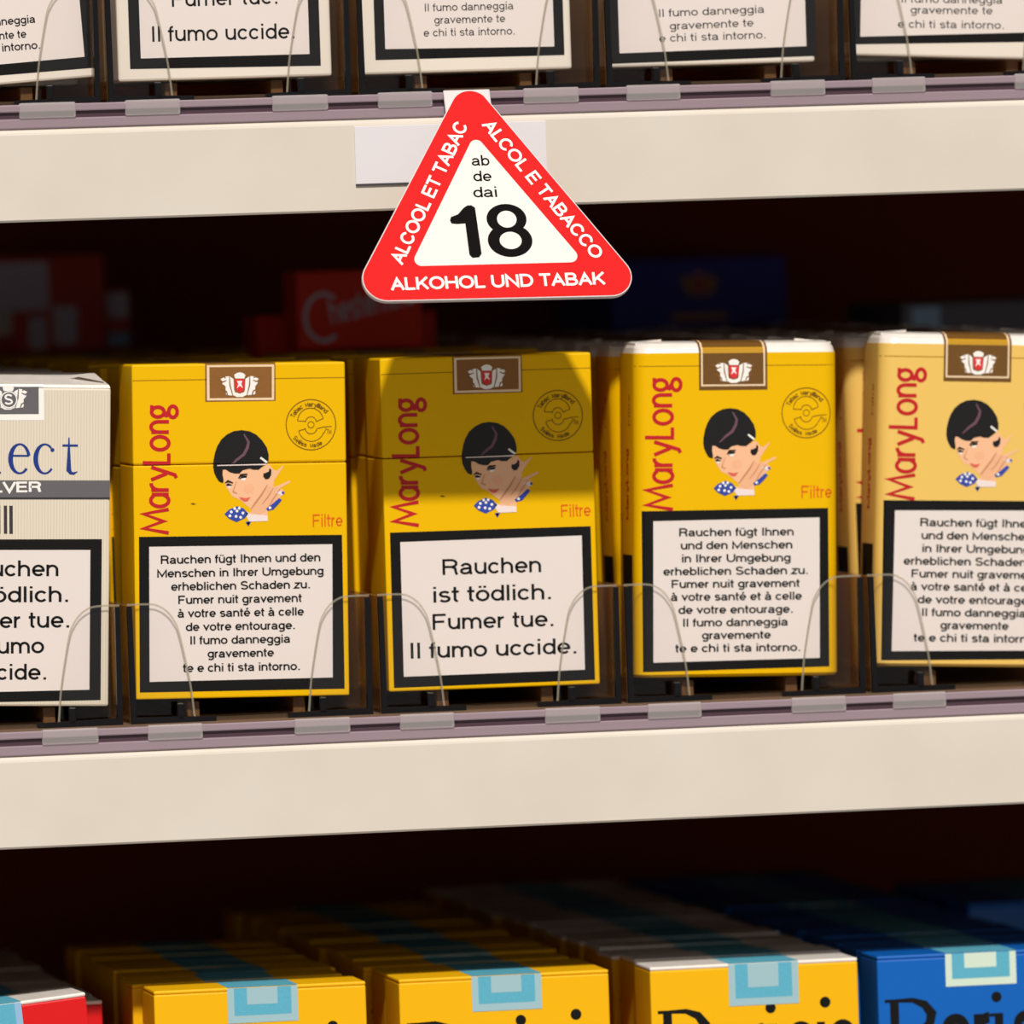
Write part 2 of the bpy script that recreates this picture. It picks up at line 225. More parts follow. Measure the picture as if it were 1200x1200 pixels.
# a plain grotesque alphabet drawn as strokes: cap height 1, x-height .73
def EL(cx, cy, rx, ry, a0, a1, n=14):
    return [(cx+rx*math.cos(math.radians(a0+(a1-a0)*i/n)), cy+ry*math.sin(math.radians(a0+(a1-a0)*i/n))) for i in range(n+1)]
def _font():
    O = lambda: EL(0.385, 0.365, 0.285, 0.295, 90, 450, 22)
    stem = lambda x, a, b: [(x, a), (x, b)]
    arch = lambda x0, x1, y=0.40: EL((x0+x1)/2, y, (x1-x0)/2, 0.26, 180, 0, 12) + [(x1, 0)]
    g = {}
    g['a'] = (0.77, [EL(0.36, 0.46, 0.235, 0.2, 165, 0, 10) + [(0.595, 0.16), (0.62, 0.07), (0.70, 0.06)],
                     [(0.595, 0.40), (0.33, 0.365)] + EL(0.31, 0.215, 0.215, 0.15, 100, 270, 8) + [(0.45, 0.09), (0.555, 0.16), (0.595, 0.27)]])
    g['b'] = (0.77, [stem(0.12, 0, 1), EL(0.39, 0.365, 0.27, 0.295, 90, 450, 22)])
    g['c'] = (0.70, [EL(0.36, 0.365, 0.265, 0.295, 38, 322, 18)])
    g['d'] = (0.77, [stem(0.65, 0, 1), EL(0.38, 0.365, 0.27, 0.295, 90, 450, 22)])
    g['e'] = (0.77, [[(0.10, 0.355), (0.655, 0.355)] + EL(0.385, 0.365, 0.275, 0.295, 0, 318, 20)])
    g['f'] = (0.39, [[(0.17, 0), (0.17, 0.78)] + EL(0.31, 0.80, 0.14, 0.13, 170, 80, 6), [(0.01, 0.66), (0.37, 0.66)]])
    g['g'] = (0.77, [EL(0.37, 0.375, 0.265, 0.285, 90, 450, 22), [(0.64, 0.72), (0.64, 0.0)] + EL(0.38, -0.03, 0.26, 0.19, 0, -155, 10)])
    g['h'] = (0.77, [stem(0.12, 0, 1), arch(0.12, 0.63)])
    g['i'] = (0.31, [stem(0.155, 0, 0.73), stem(0.155, 0.87, 1.0)])
    g['ı'] = (0.31, [stem(0.155, 0, 0.73)])
    g['k'] = (0.70, [stem(0.12, 0, 1), [(0.6, 0.73), (0.14, 0.28)], [(0.3, 0.42), (0.62, 0)]])
    g['l'] = (0.31, [stem(0.155, 0, 1)])
    g['m'] = (1.16, [stem(0.12, 0, 0.73), arch(0.12, 0.57), arch(0.57, 1.03)])
    g['n'] = (0.77, [stem(0.12, 0, 0.73), arch(0.12, 0.63)])
    g['o'] = (0.77, [O()])
    g['r'] = (0.46, [stem(0.12, 0, 0.73), EL(0.38, 0.4, 0.26, 0.26, 180, 88, 8)])
    g['s'] = (0.70, [EL(0.35, 0.515, 0.22, 0.145, 25, 250, 12) + EL(0.35, 0.215, 0.235, 0.155, 72, -155, 12)])
    g['t'] = (0.42, [[(0.18, 0.96), (0.18, 0.19)] + EL(0.3, 0.19, 0.12, 0.12, 180, 285, 6), [(0.01, 0.66), (0.39, 0.66)]])
    g['u'] = (0.77, [[(0.13, 0.73)] + EL(0.38, 0.33, 0.25, 0.265, 180, 360, 12), stem(0.64, 0, 0.73)])
    g['v'] = (0.70, [[(0.06, 0.73), (0.35, 0.13), (0.64, 0.73)]])
    g['y'] = (0.70, [[(0.05, 0.73), (0.35, 0.05)], [(0.65, 0.73), (0.32, -0.12), (0.22, -0.2), (0.1, -0.2)]])
    g['z'] = (0.70, [[(0.08, 0.66), (0.6, 0.66), (0.08, 0.07), (0.63, 0.07)]])
    g['w'] = (1.0, [[(0.04, 0.73), (0.27, 0.04), (0.5, 0.68), (0.73, 0.04), (0.96, 0.73)]])
    g['.'] = (0.39, [stem(0.195, 0, 0.15)])
    g['ü'] = (0.77, g['u'][1] + [stem(0.26, 0.85, 0.98), stem(0.5, 0.85, 0.98)])
    g['ö'] = (0.77, g['o'][1] + [stem(0.26, 0.85, 0.98), stem(0.5, 0.85, 0.98)])
    g['à'] = (0.77, g['a'][1] + [[(0.22, 1.02), (0.42, 0.84)]])
    g['é'] = (0.77, g['e'][1] + [[(0.50, 1.02), (0.32, 0.84)]])
    g['A'] = (0.95, [[(0.06, 0), (0.475, 0.88), (0.89, 0)], [(0.2, 0.34), (0.75, 0.34)]])
    g['B'] = (0.95, [[(0.14, 0.5), (0.14, 0.93), (0.5, 0.93)] + EL(0.5, 0.725, 0.24, 0.205, 90, -90, 8) + [(0.14, 0.52)], [(0.14, 0.5), (0.14, 0.07), (0.53, 0.07)] + EL(0.53, 0.285, 0.29, 0.22, -90, 90, 8) + [(0.3, 0.51)]])
    g['C'] = (1.0, [EL(0.5, 0.5, 0.39, 0.43, 32, 328, 22)])
    g['D'] = (1.0, [[(0.14, 0.5), (0.14, 0.93), (0.45, 0.93)] + EL(0.45, 0.5, 0.43, 0.43, 88, -88, 14) + [(0.45, 0.07), (0.14, 0.07), (0.14, 0.52)]])
    g['E'] = (0.90, [[(0.82, 0.93), (0.14, 0.93), (0.14, 0.07), (0.84, 0.07)], [(0.16, 0.52), (0.77, 0.52)]])
    g['F'] = (0.85, [[(0.79, 0.93), (0.14, 0.93), (0.14, 0)], [(0.16, 0.50), (0.7, 0.50)]])
    g['H'] = (1.0, [stem(0.14, 0, 1), stem(0.86, 0, 1), [(0.16, 0.52), (0.84, 0.52)]])
    g['I'] = (0.39, [stem(0.195, 0, 1)])
    g['K'] = (0.95, [stem(0.14, 0, 1), [(0.84, 0.98), (0.17, 0.36)], [(0.4, 0.56), (0.86, 0.02)]])
    g['L'] = (0.78, [[(0.14, 1), (0.14, 0.07), (0.74, 0.07)]])
    g['M'] = (1.16, [[(0.13, 0), (0.13, 0.86), (0.58, 0.14), (1.03, 0.86), (1.03, 0)]])
    g['N'] = (1.0, [[(0.13, 0), (0.13, 0.93), (0.87, 0.07), (0.87, 1)]])
    g['O'] = (1.08, [EL(0.54, 0.5, 0.44, 0.43, 90, 450, 26)])
    g['R'] = (1.0, [[(0.14, 0), (0.14, 0.93), (0.54, 0.93)] + EL(0.54, 0.715, 0.29, 0.215, 88, -88, 10) + [(0.16, 0.50)], [(0.56, 0.50), (0.76, 0.40), (0.80, 0.15), (0.86, 0.0)]])
    g['S'] = (0.93, [EL(0.46, 0.715, 0.31, 0.215, 20, 245, 14) + EL(0.46, 0.275, 0.335, 0.21, 75, -160, 14)])
    g['T'] = (0.86, [[(0.03, 0.93), (0.83, 0.93)], stem(0.43, 0, 0.92)])
    g['U'] = (1.0, [[(0.13, 1), (0.13, 0.42)] + EL(0.5, 0.40, 0.37, 0.335, 180, 360, 12) + [(0.87, 1)]])
    g['V'] = (0.93, [[(0.04, 1), (0.465, 0.04), (0.89, 1)]])
    g[' '] = (0.38, [])
    return g
FONT = _font()
def ribbon(pts, w):                                       # one mitred strip, returned as quads
    P = [pts[0]]
    for p in pts[1:]:
        if math.hypot(p[0]-P[-1][0], p[1]-P[-1][1]) > 1e-5: P.append(p)
    ws = w if isinstance(w, (list, tuple)) else [w]*len(P)
    if len(ws) != len(P): ws = [ws[min(int(i*len(ws)/len(P)), len(ws)-1)] for i in range(len(P))]
    closed = math.hypot(P[0][0]-P[-1][0], P[0][1]-P[-1][1]) < 1e-4 and len(P) > 3
    Lf, Rt = [], []
    n = len(P)
    for i in range(n):
        a = P[i-1] if i else (P[-2] if closed else None)
        c = P[i+1] if i < n-1 else (P[1] if closed else None)
        d = []
        for q, r in ((a, P[i]), (P[i], c)):
            if q is None or r is None: continue
            l = math.hypot(r[0]-q[0], r[1]-q[1]); d.append(((r[0]-q[0])/l, (r[1]-q[1])/l))
        if len(d) == 1: nx, ny, k = -d[0][1], d[0][0], 1
        else:
            nx, ny = -(d[0][1]+d[1][1]), d[0][0]+d[1][0]; l = math.hypot(nx, ny) or 1e-6; nx, ny = nx/l, ny/l
            k = 1/max(nx*-d[0][1]+ny*d[0][0], 0.42)
        h = ws[i]/2*k
        Lf.append((P[i][0]+nx*h, P[i][1]+ny*h)); Rt.append((P[i][0]-nx*h, P[i][1]-ny*h))
    return [[Lf[i], Rt[i], Rt[i+1], Lf[i+1]] for i in range(n-1)]
_sub = [0]
def _next():                                              # pieces printed on one another sit a hair apart
    _sub[0] = (_sub[0]+1) % 8
    return _sub[0]*0.1
class Art:                                                # flat printing: polygons in (u, w) with a layer
    def __init__(s): s.p = []
    def poly(s, pts, k, layer=1):
        for t in tri2d(pts): s.p.append((t, k, layer))
        return s
    def rect(s, x0, x1, y0, y1, k, layer=1): return s.poly([(x0,y0),(x1,y0),(x1,y1),(x0,y1)], k, layer)
    def disc(s, c, rx, k, layer=1, ry=None, n=28):
        ry = ry or rx
        return s.poly([(c[0]+rx*math.cos(i*2*math.pi/n), c[1]+ry*math.sin(i*2*math.pi/n)) for i in range(n)], k, layer)
    def stroke(s, pts, w, k, layer=1, joints=True):
        e = _next()
        for q in ribbon(list(pts), w): s.p.append((q, k, layer+e))
        return s
    def arc(s, c, r, a0, a1, w, k, layer=1, n=24, ry=None):
        ry = ry or r
        return s.stroke([(c[0]+r*math.cos(math.radians(a0+(a1-a0)*i/n)), c[1]+ry*math.sin(math.radians(a0+(a1-a0)*i/n))) for i in range(n+1)], w, k, layer, False)
    def text(s, body, p0, p1, cap, k, layer=1, weight=0.15):
        x = 0; g = []
        for ch in body:
            adv, st = FONT[ch]
            for t in st: g.append([(x+q[0], q[1]) for q in t])
            x += adv
        xs = [q[0] for t in g for q in t]; h = weight/2; x0, x1 = min(xs)-h, max(xs)+h
        dx, dy = p1[0]-p0[0], p1[1]-p0[1]; L = math.hypot(dx, dy); ux, uy = dx/L, dy/L; sx = L/(x1-x0)
        for t in g:
            e = _next()
            for quad in ribbon(t, weight):
                s.p.append(([(p0[0]+(a-x0)*sx*ux-b_*cap*uy, p0[1]+(a-x0)*sx*uy+b_*cap*ux) for a, b_ in quad], k, layer+e))
        return s
    def ring_text(s, body, c, r, mid_deg, span, cap, k, layer=1, inside=False):
        n = len(body); st = span/max(n-1, 1)
        for i, ch in enumerate(body):
            if ch == ' ': continue
            a = mid_deg + (span/2 - i*st if not inside else -span/2 + i*st)
            ar = math.radians(a); tx, ty = (math.sin(ar), -math.cos(ar)) if not inside else (-math.sin(ar), math.cos(ar))
            w = cap*0.36; q = (c[0]+r*math.cos(ar), c[1]+r*math.sin(ar))
            s.text(ch, (q[0]-tx*w, q[1]-ty*w), (q[0]+tx*w, q[1]+ty*w), cap, k, layer, 0.2)
        return s
    def add(s, o, du=0, dw=0, sc=1, c=(0, 0)):
        for t, k, l in o.p: s.p.append(([((x-c[0])*sc+c[0]+du, (y-c[1])*sc+c[1]+dw) for x, y in t], k, l))
        return s
    def put(s, mb, fn, below=None, above=None, cuts=()):
        for t, k, l in s.p:
            ps = [t]
            if below is not None: ps = [q for q in (clip(p, 1, below, True) for p in ps) if q]
            if above is not None: ps = [q for q in (clip(p, 1, above, False) for p in ps) if q]
            for cu in cuts:
                nx = []
                for p in ps:
                    if min(a[0] for a in p) < cu - 1e-6 and max(a[0] for a in p) > cu + 1e-6:
                        nx += [q for q in (clip(p, 0, cu, True), clip(p, 0, cu, False)) if q]
                    else: nx.append(p)
                ps = nx
            for p in ps: mb.face([fn(a, b, l) for a, b in p], k)
FRONT = lambda a, b, l: (a, -0.02 - 0.025*l, b)

# ---------------------------------------------------------------- naming
def empty(name, loc=(0, 0, 0), rot=(0, 0, 0)):
    o = bpy.data.objects.new(name, None); COL.objects.link(o); o.empty_display_size = 0.01
    o.location = Vector(loc)*S; o.rotation_euler = rot
    return o
def tag(o, label, cat, group=None):
    o['label'] = label; o['category'] = cat
    if group: o['group'] = group
    return o
def structure(o): o['kind'] = 'structure'; return o
def copy_tree(o, parent=None):
    c = o.copy(); COL.objects.link(c)
    if parent: c.parent = parent
    for ch in list(o.children): copy_tree(ch, c)
    return c
def place(o, loc, rot=(0, 0, 0)): o.location = Vector(loc)*S; o.rotation_euler = rot; return o

# ---------------------------------------------------------------- the cabinet
UP, LOW = 155.7, -157.2                       # shelf spacing
def plain(name, *b):
    mb = MB(); mb.box(*b, 'cabinet'); return structure(mb.build(name))
plain('wall_back', -420, 420, 432, 440, -230, 330)
plain('shade_wall_left', -428, -420, -20, 440, -230, 330)  # both side walls are unseen, added to block light
plain('shade_wall_right', 420, 428, -20, 440, -230, 330)
plain('shade_ceiling', -428, 428, -20, 440, 322, 330)  # unseen top, added to keep sun and sky out of the interior
plain('floor', -428, 428, -20, 440, -238, -230)

def make_shelf(z, label):
    r = empty('shelf', (0, 0, z)); tag(r, label, 'shelf')
    b = MB(); b.box(-418, 418, -18, 430, -11, -5.05, 'boardgrey', 0.3); b.build('board', r)
    f = MB()
    prof = [(-18.1, -34.1), (-19.6, -34.1), (-20.0, -33.6), (-20.0, -12.6), (-19.85, -12.0), (-19.4, -11.3), (-18.9, -10.8), (-18.1, -10.5)]
    f.loft([[(-418, y, z_) for y, z_ in prof], [(418, y, z_) for y, z_ in prof]], 'steel')
    f.box(-418, 418, -18.1, -8, -34.1, -33.0, 'steel', 0.3); f.build('front_panel', r)
    p = MB()
    p.box(-418, 418, -19.9, -18.2, -6.9, -5.0, 'rail', 0.35)
    p.box(-418, 418, -19.9, -18.2, -11.0, -8.5, 'rail', 0.35)
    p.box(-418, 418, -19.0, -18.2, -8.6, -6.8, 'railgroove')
    p.build('price_rail', r)
    return r
make_shelf(0, 'cream steel shelf holding the yellow and silver packs, below the triangular sign')
make_shelf(UP, 'cream steel shelf with the red triangular sign hung on its front edge')
make_shelf(-152.1, 'cream steel shelf under the golden and blue packs at the bottom')

# ---------------------------------------------------------------- clear trays
def make_tray():
    r = empty('display_tray')
    mb = MB(); mb.box(-31, 31, -5.0, 330, -4.95, -4.0, 'clearfloor')
    mb.box(-15, -12, 3, 330, -4.0, -0.45, 'clearwall'); mb.box(12, 15, 3, 330, -4.0, -0.45, 'clearwall')
    mb.build('tray_floor', r)
    for sx in (-1, 1):
        w = MB(); a, b = sorted((sx*30.9, sx*29.7)); w.box(a, b, -5, 330, -4.0, 24.7, 'clearwall', 0.15); w.build('side_wall', r)
    for sx in (-1, 1):                                   # black L shaped front brackets
        b = MB(); X = lambda v: v*sx
        out = [(-30.9, 24.5), (-29.7, 24.5), (-29.4, -3.4), (-9.2, -3.8), (-9.2, -5.0), (-30.8, -5.0)]
        out = [(X(x), z) for x, z in out]
        b.prism_y(out if sx > 0 else out[::-1], -6.6, -5.1, 'black')
        n0, n1 = sorted((X(-19.0), X(-17.3))); b.box(n0, n1, -6.6, -5.1, -4.4, -0.2, 'black', 0.25)
        b.build('bracket', r)
    ctrl = [(-30.9, 24.75), (-25.0, 24.7), (-22.6, 24.0), (-20.6, 22.5), (-19.1, 20.4), (-18.0, 17.7), (-16.3, 9.4), (-15.3, 3.1), (-14.6, -4.0)]
    def smooth(c):
        out = []
        for i in range(len(c)-1):
            p0, p1, p2, p3 = c[max(i-1, 0)], c[i], c[i+1], c[min(i+2, len(c)-1)]
            for j in range(4):
                t = j/4
                out.append(tuple(0.5*(2*p1[k]+(p2[k]-p0[k])*t+(2*p0[k]-5*p1[k]+4*p2[k]-p3[k])*t*t+(3*p1[k]-p0[k]-3*p2[k]+p3[k])*t**3) for k in (0, 1)))
        return out + [c[-1]]
    line = smooth(ctrl)
    for sx in (-1, 1):
        w = MB(); pts = [(x*-sx, z) for x, z in line]
        out = pts + [(-sx*-30.9, -4.0)]
        w.prism_y([(x+0.7, z) for x, z in out], -1.3, -0.7, 'clear', 'clear')
        A = Art(); A.stroke([(x+0.7, z) for x, z in pts], 0.52, 'clearedge', 0, False)
        A.put(w, lambda a, b, l: (a, -1.33, b))
        w.build('front_stop', r)
    for a, b in ((-28.8, -14.9), (8.3, 22.5)):
        c = MB(); c.box(a, b, -20.4, -19.0, -8.6, -4.7, 'frosted', 0.4, 2); c.build('clip', r)
    return r
TX = [-126.9, -63.2, 0.7, 64.2, 127.6]
tray0 = make_tray()
mid_names = ['around the silver pack at far left', 'around the yellow box left of the sign', 'around the yellow box shaded by the sign', 'around the soft yellow pack right of the sign', 'around the pale yellow soft pack at far right']
up_names = ['at the far left, its pack leaning left', 'second from the left, warning in large print', 'third from the left, right above the sign', 'fourth from the left, just right of the sign', 'at the far right, its pack leaning right']
for i, x in enumerate(TX):
    t = tray0 if i == 0 else copy_tree(tray0)
    place(t, (x, 0, 0)); tag(t, 'clear tray with black brackets ' + mid_names[i], 'display tray', 'trays on the middle shelf')
for i, x in enumerate(TX):
    t = copy_tree(tray0)
    place(t, (x-0.4, 0, UP+0.1)); tag(t, 'clear tray on the top shelf ' + up_names[i], 'display tray', 'trays on the top shelf')

# ---------------------------------------------------------------- printing shared by the packs
def shape(d): return [tuple(p) for p in d]
def crest_art(st):
    a = Art(); sh = shape(st['shield']); CCX = sum(p[0] for p in sh)/len(sh); CCY = sum(p[1] for p in sh)/len(sh)
    for k, l in (('crown', 3.3), ('lionl', 3), ('lionr', 3), ('base', 3.6)): a.poly(shape(st[k]), 'white', l)
    
    for sx in (-1, 1):
        for p in (((5.6, 2.4), (4.4, 1.2), (3.4, 1.6)), ((5.0, -0.2), (3.4, -1.2), (3.0, -2.6)), ((2.6, 2.6), (2.5, 0.4), (1.8, -2.2)), ((4.4, 3.0), (3.6, 2.2))):
            a.stroke([(CCX+sx*u, CCY+w_) for u, w_ in p], [0.2, 0.34, 0.2][:len(p)], 'stamp', 4)
    a.poly(shape(st['shield']), 'shield', 4); a.poly(shape(st['shield_in']), 'white', 5)
    return a
def portrait_art(seam):
    d = DATA['portrait']; a = Art()
    for k, m_, l in (('skin', 'skin', 1), ('neck', 'neck', 2), ('cheek', 'lips', 2), ('white1', 'white', 2), ('white2', 'white', 2), ('eye1', 'hair', 3), ('eye2', 'hair', 3),
                     ('lips', 'lips', 3), ('hair', 'hair', 4), ('curl', 'hair', 4), ('collar', 'collar', 3), ('bow', 'dotblue', 3), ('tail', 'dotblue', 4), ('scarf', 'dotblue', 3), ('scarf2', 'collar', 3)):
        if k != 'cheek': a.poly(shape(d[k]), m_, l)
    for p in DATA['bow_dots'][:8]: a.disc(p, 0.36, 'white', 4, n=10)
    for p in DATA['scarf_dots']: a.disc(p, 0.36, 'white' if p[0] < 8.2 else 'dotblue', 4, n=10)
    a.poly(shape(DATA['blush']), 'blush', 2); a.stroke(shape(DATA['nose']), [0.12, 0.2, 0.28, 0.3], 'jaw', 3)
    for br in DATA['brows']: a.stroke(shape(br), [0.25, 0.55, 0.3], 'hair', 4)
    for fg in DATA['fingers']: a.stroke(shape(fg), [0.15, 0.3, 0.15], 'jaw', 3)
    sh = DATA['sheen']; a.stroke(shape(sh), [0.3, 0.6, 0.75, 0.75, 0.6, 0.2], 'sheen', 5)
    a.stroke(shape(DATA['jaw']), [0.2, 0.45, 0.45, 0.3], 'jaw', 3, False)
    a.poly(shape(DATA['ear']), 'skin', 5); a.stroke(shape(DATA['earring']), 0.5, 'white', 6)
    if seam: a.stroke(shape(DATA['seam_highlight']), [0.22, 0.3], 'collar', 6, False)  # pale stroke paints the highlight along the lid seam
    return a
def brand_art(p0, p1, cap):                               # upright brand lettering drawn with round strokes, read bottom to top
    a = Art(); g = []
    E = lambda cx, cy, rx, ry, a0, a1, n=14: [(cx+rx*math.cos(math.radians(a0+(a1-a0)*i/n)), cy+ry*math.sin(math.radians(a0+(a1-a0)*i/n))) for i in range(n+1)]
    L = {'M': (1.08, [[(0.0, 0), (0.2, 1), (0.52, 0.2), (0.84, 1), (1.04, 0)]]),
         'a': (0.62, [E(0.29, 0.36, 0.27, 0.36, 40, 330), [(0.55, 0.68), (0.55, 0.0)]]),
         'r': (0.44, [[(0.06, 0.7), (0.06, 0)], E(0.34, 0.36, 0.28, 0.34, 175, 85, 8)]),
         'y': (0.6, [[(0.0, 0.7), (0.28, 0.08)], [(0.56, 0.7), (0.22, -0.24), (0.08, -0.3)]]),
         'L': (0.56, [[(0.08, 1.04), (0.06, 0.0), (0.5, 0.0)]]),
         'o': (0.68, [E(0.32, 0.35, 0.29, 0.35, 0, 360, 20)]),
         'n': (0.62, [[(0.06, 0.7), (0.06, 0)], E(0.29, 0.42, 0.23, 0.29, 175, 0, 10) + [(0.52, 0)]]),
         'g': (0.6, [E(0.26, 0.44, 0.22, 0.25, 0, 360, 16), [(0.36, 0.68), (0.56, 0.68)], [(0.14, 0.22), (0.1, 0.1), (0.3, 0.02)], E(0.27, -0.16, 0.25, 0.17, 80, 440, 18)])}
    x = 0
    for ch in 'MaryLong':
        w, st = L[ch]
        for s in st: g.append([(x+q[0], q[1]) for q in s])
        x += w + 0.07
    W = x - 0.1; dx, dy = p1[0]-p0[0], p1[1]-p0[1]; Ln = math.hypot(dx, dy); ux, uy = dx/Ln, dy/Ln; sc = Ln/W
    for s in g: a.stroke([(p0[0]+q[0]*sc*ux-q[1]*cap*uy, p0[1]+q[0]*sc*uy+q[1]*cap*ux) for q in s], 0.92, 'redink', 2)
    return a
def logo_art(c):
    a = Art(); r = 6.35
    a.arc(c, r, 0, 360, 0.24, 'olive', 1, 48)
    a.ring_text('Tabac Maryland', c, r-1.75, 97, 112, 1.15, 'olive', 1)
    a.ring_text('Swiss Made', c, r-0.6, 258, 78, 1.1, 'olive', 1, True)
    a.arc((c[0]-0.1, c[1]+0.9), 3.3, 10, 178, 0.2, 'olive', 1); a.arc((c[0], c[1]+0.6), 1.4, 0, 180, 0.2, 'olive', 1)
    a.stroke([(c[0]-3.4, c[1]+1.0), (c[0]-1.3, c[1]+0.9)], 0.2, 'olive'); a.stroke([(c[0]+3.1, c[1]+1.5), (c[0]+1.4, c[1]+0.8)], 0.2, 'olive')
    a.arc((c[0]+0.1, c[1]-0.9), 3.3, 190, 340, 0.2, 'olive', 1); a.arc((c[0], c[1]-0.8), 1.5, 180, 350, 0.2, 'olive', 1)
    a.stroke([(c[0]-3.1, c[1]-1.5), (c[0]-1.3, c[1]-1.0)], 0.2, 'olive'); a.stroke([(c[0]+1.5, c[1]-1.0), (c[0]+3.4, c[1]-0.6), (c[0]+5.3, c[1]-0.5)], 0.2, 'olive')
    a.arc(c, 0.8, 0, 360, 0.18, 'olive', 1); a.stroke([(c[0]+3.3, c[1]-2.2), (c[0]+3.9, c[1]-0.9)], 0.2, 'olive')
    a.text('TM', (c[0]+3.9, c[1]-2.4), (c[0]+5.2, c[1]-2.4), 1.2, 'olive', 1, 0.18)
    return a
def filtre_art(p0, p1): return Art().text('Filtre', p0, p1, 3.2, 'orangeink', 1, 0.12)
def warning_part(root, d, cuts=(), fn=FRONT, bold=0.185, name='warning_label', paper='paper'):
    mb = MB(); a = Art()
    a.poly(shape(d['outer']), 'ink', 1); a.poly(shape(d['inner']), paper, 2)
    for t, p0, p1 in d['lines']: a.text(t, p0, p1, d['cap'], 'ink', 3, bold)
    a.put(mb, fn, cuts=cuts); return mb.build(name, root)
def stamp_part(root, front, ztop, depth, x0, x1, k, kline=None, top_k=None, yfun=None):
    mb = MB()                                            # a strip folded over the top edge, then its print
    front.put(mb, FRONT)
    mb.box(x0, x1, 0.0, depth, ztop, ztop+0.06, top_k or k)
    return mb.build('tax_stamp', root)

SEAM = 58.9
def hard_pack():
    r = empty('cigarette_pack'); hw = 27.2
    art = Art(); art.add(brand_art(DATA['brand'][0], DATA['brand'][1], 6.4)); art.add(portrait_art(True)); art.add(logo_art(DATA['logo_c']))
    art.add(filtre_art(*DATA['filtre'])); art.poly(shape(DATA['speck']), 'olive', 1)
    art.rect(-27.0, 27.0, 80.1, 80.32, 'crease', 1)
    b = MB(); b.box(-hw, hw, 0, 22, 0, SEAM-0.1, 'yellow', 0.35); art.put(b, FRONT, below=SEAM-0.1); b.build('body', r)
    l = MB(); l.box(-hw, hw, 0, 22, SEAM+0.1, 84.2, 'yellow', 0.5); art.put(l, FRONT, above=SEAM+0.1); l.build('lid', r)
    st = DATA['stamp']; a = Art()
    o = shape(st['outer']); o = [(o[0][0], 84.0), (o[1][0], 84.0), o[2], o[3]]
    a.poly(o, 'stamp', 1); a.poly(shape(st['b1']), 'stampline', 2); a.poly(shape(st['b2']), 'stamp', 3)
    c = crest_art(st); c.p = [(t, k, l_+1) for t, k, l_ in c.p]; a.add(c)
    stamp_part(r, a, 84.22, 22, o[0][0], o[1][0], 'stamp')
    return r
def soft_bend(hw, r):
    def fn(a, b, l):
        e = abs(a) - (hw - r); y = 0 if e <= 0 else r - math.sqrt(max(r*r - min(e, r)**2, 0))
        return (a, y - 0.02 - 0.025*l, b)
    return fn
def rrect(hw, y0, y1, r, z, n=9):
    out = []
    for cx, cy, a0 in ((hw-r, y0+r, -90), (hw-r, y1-r, 0), (-hw+r, y1-r, 90), (-hw+r, y0+r, 180)):
        for i in range(n+1):
            a = math.radians(a0+90*i/n); out.append((cx+r*math.cos(a), cy+r*math.sin(a), z))
    return out
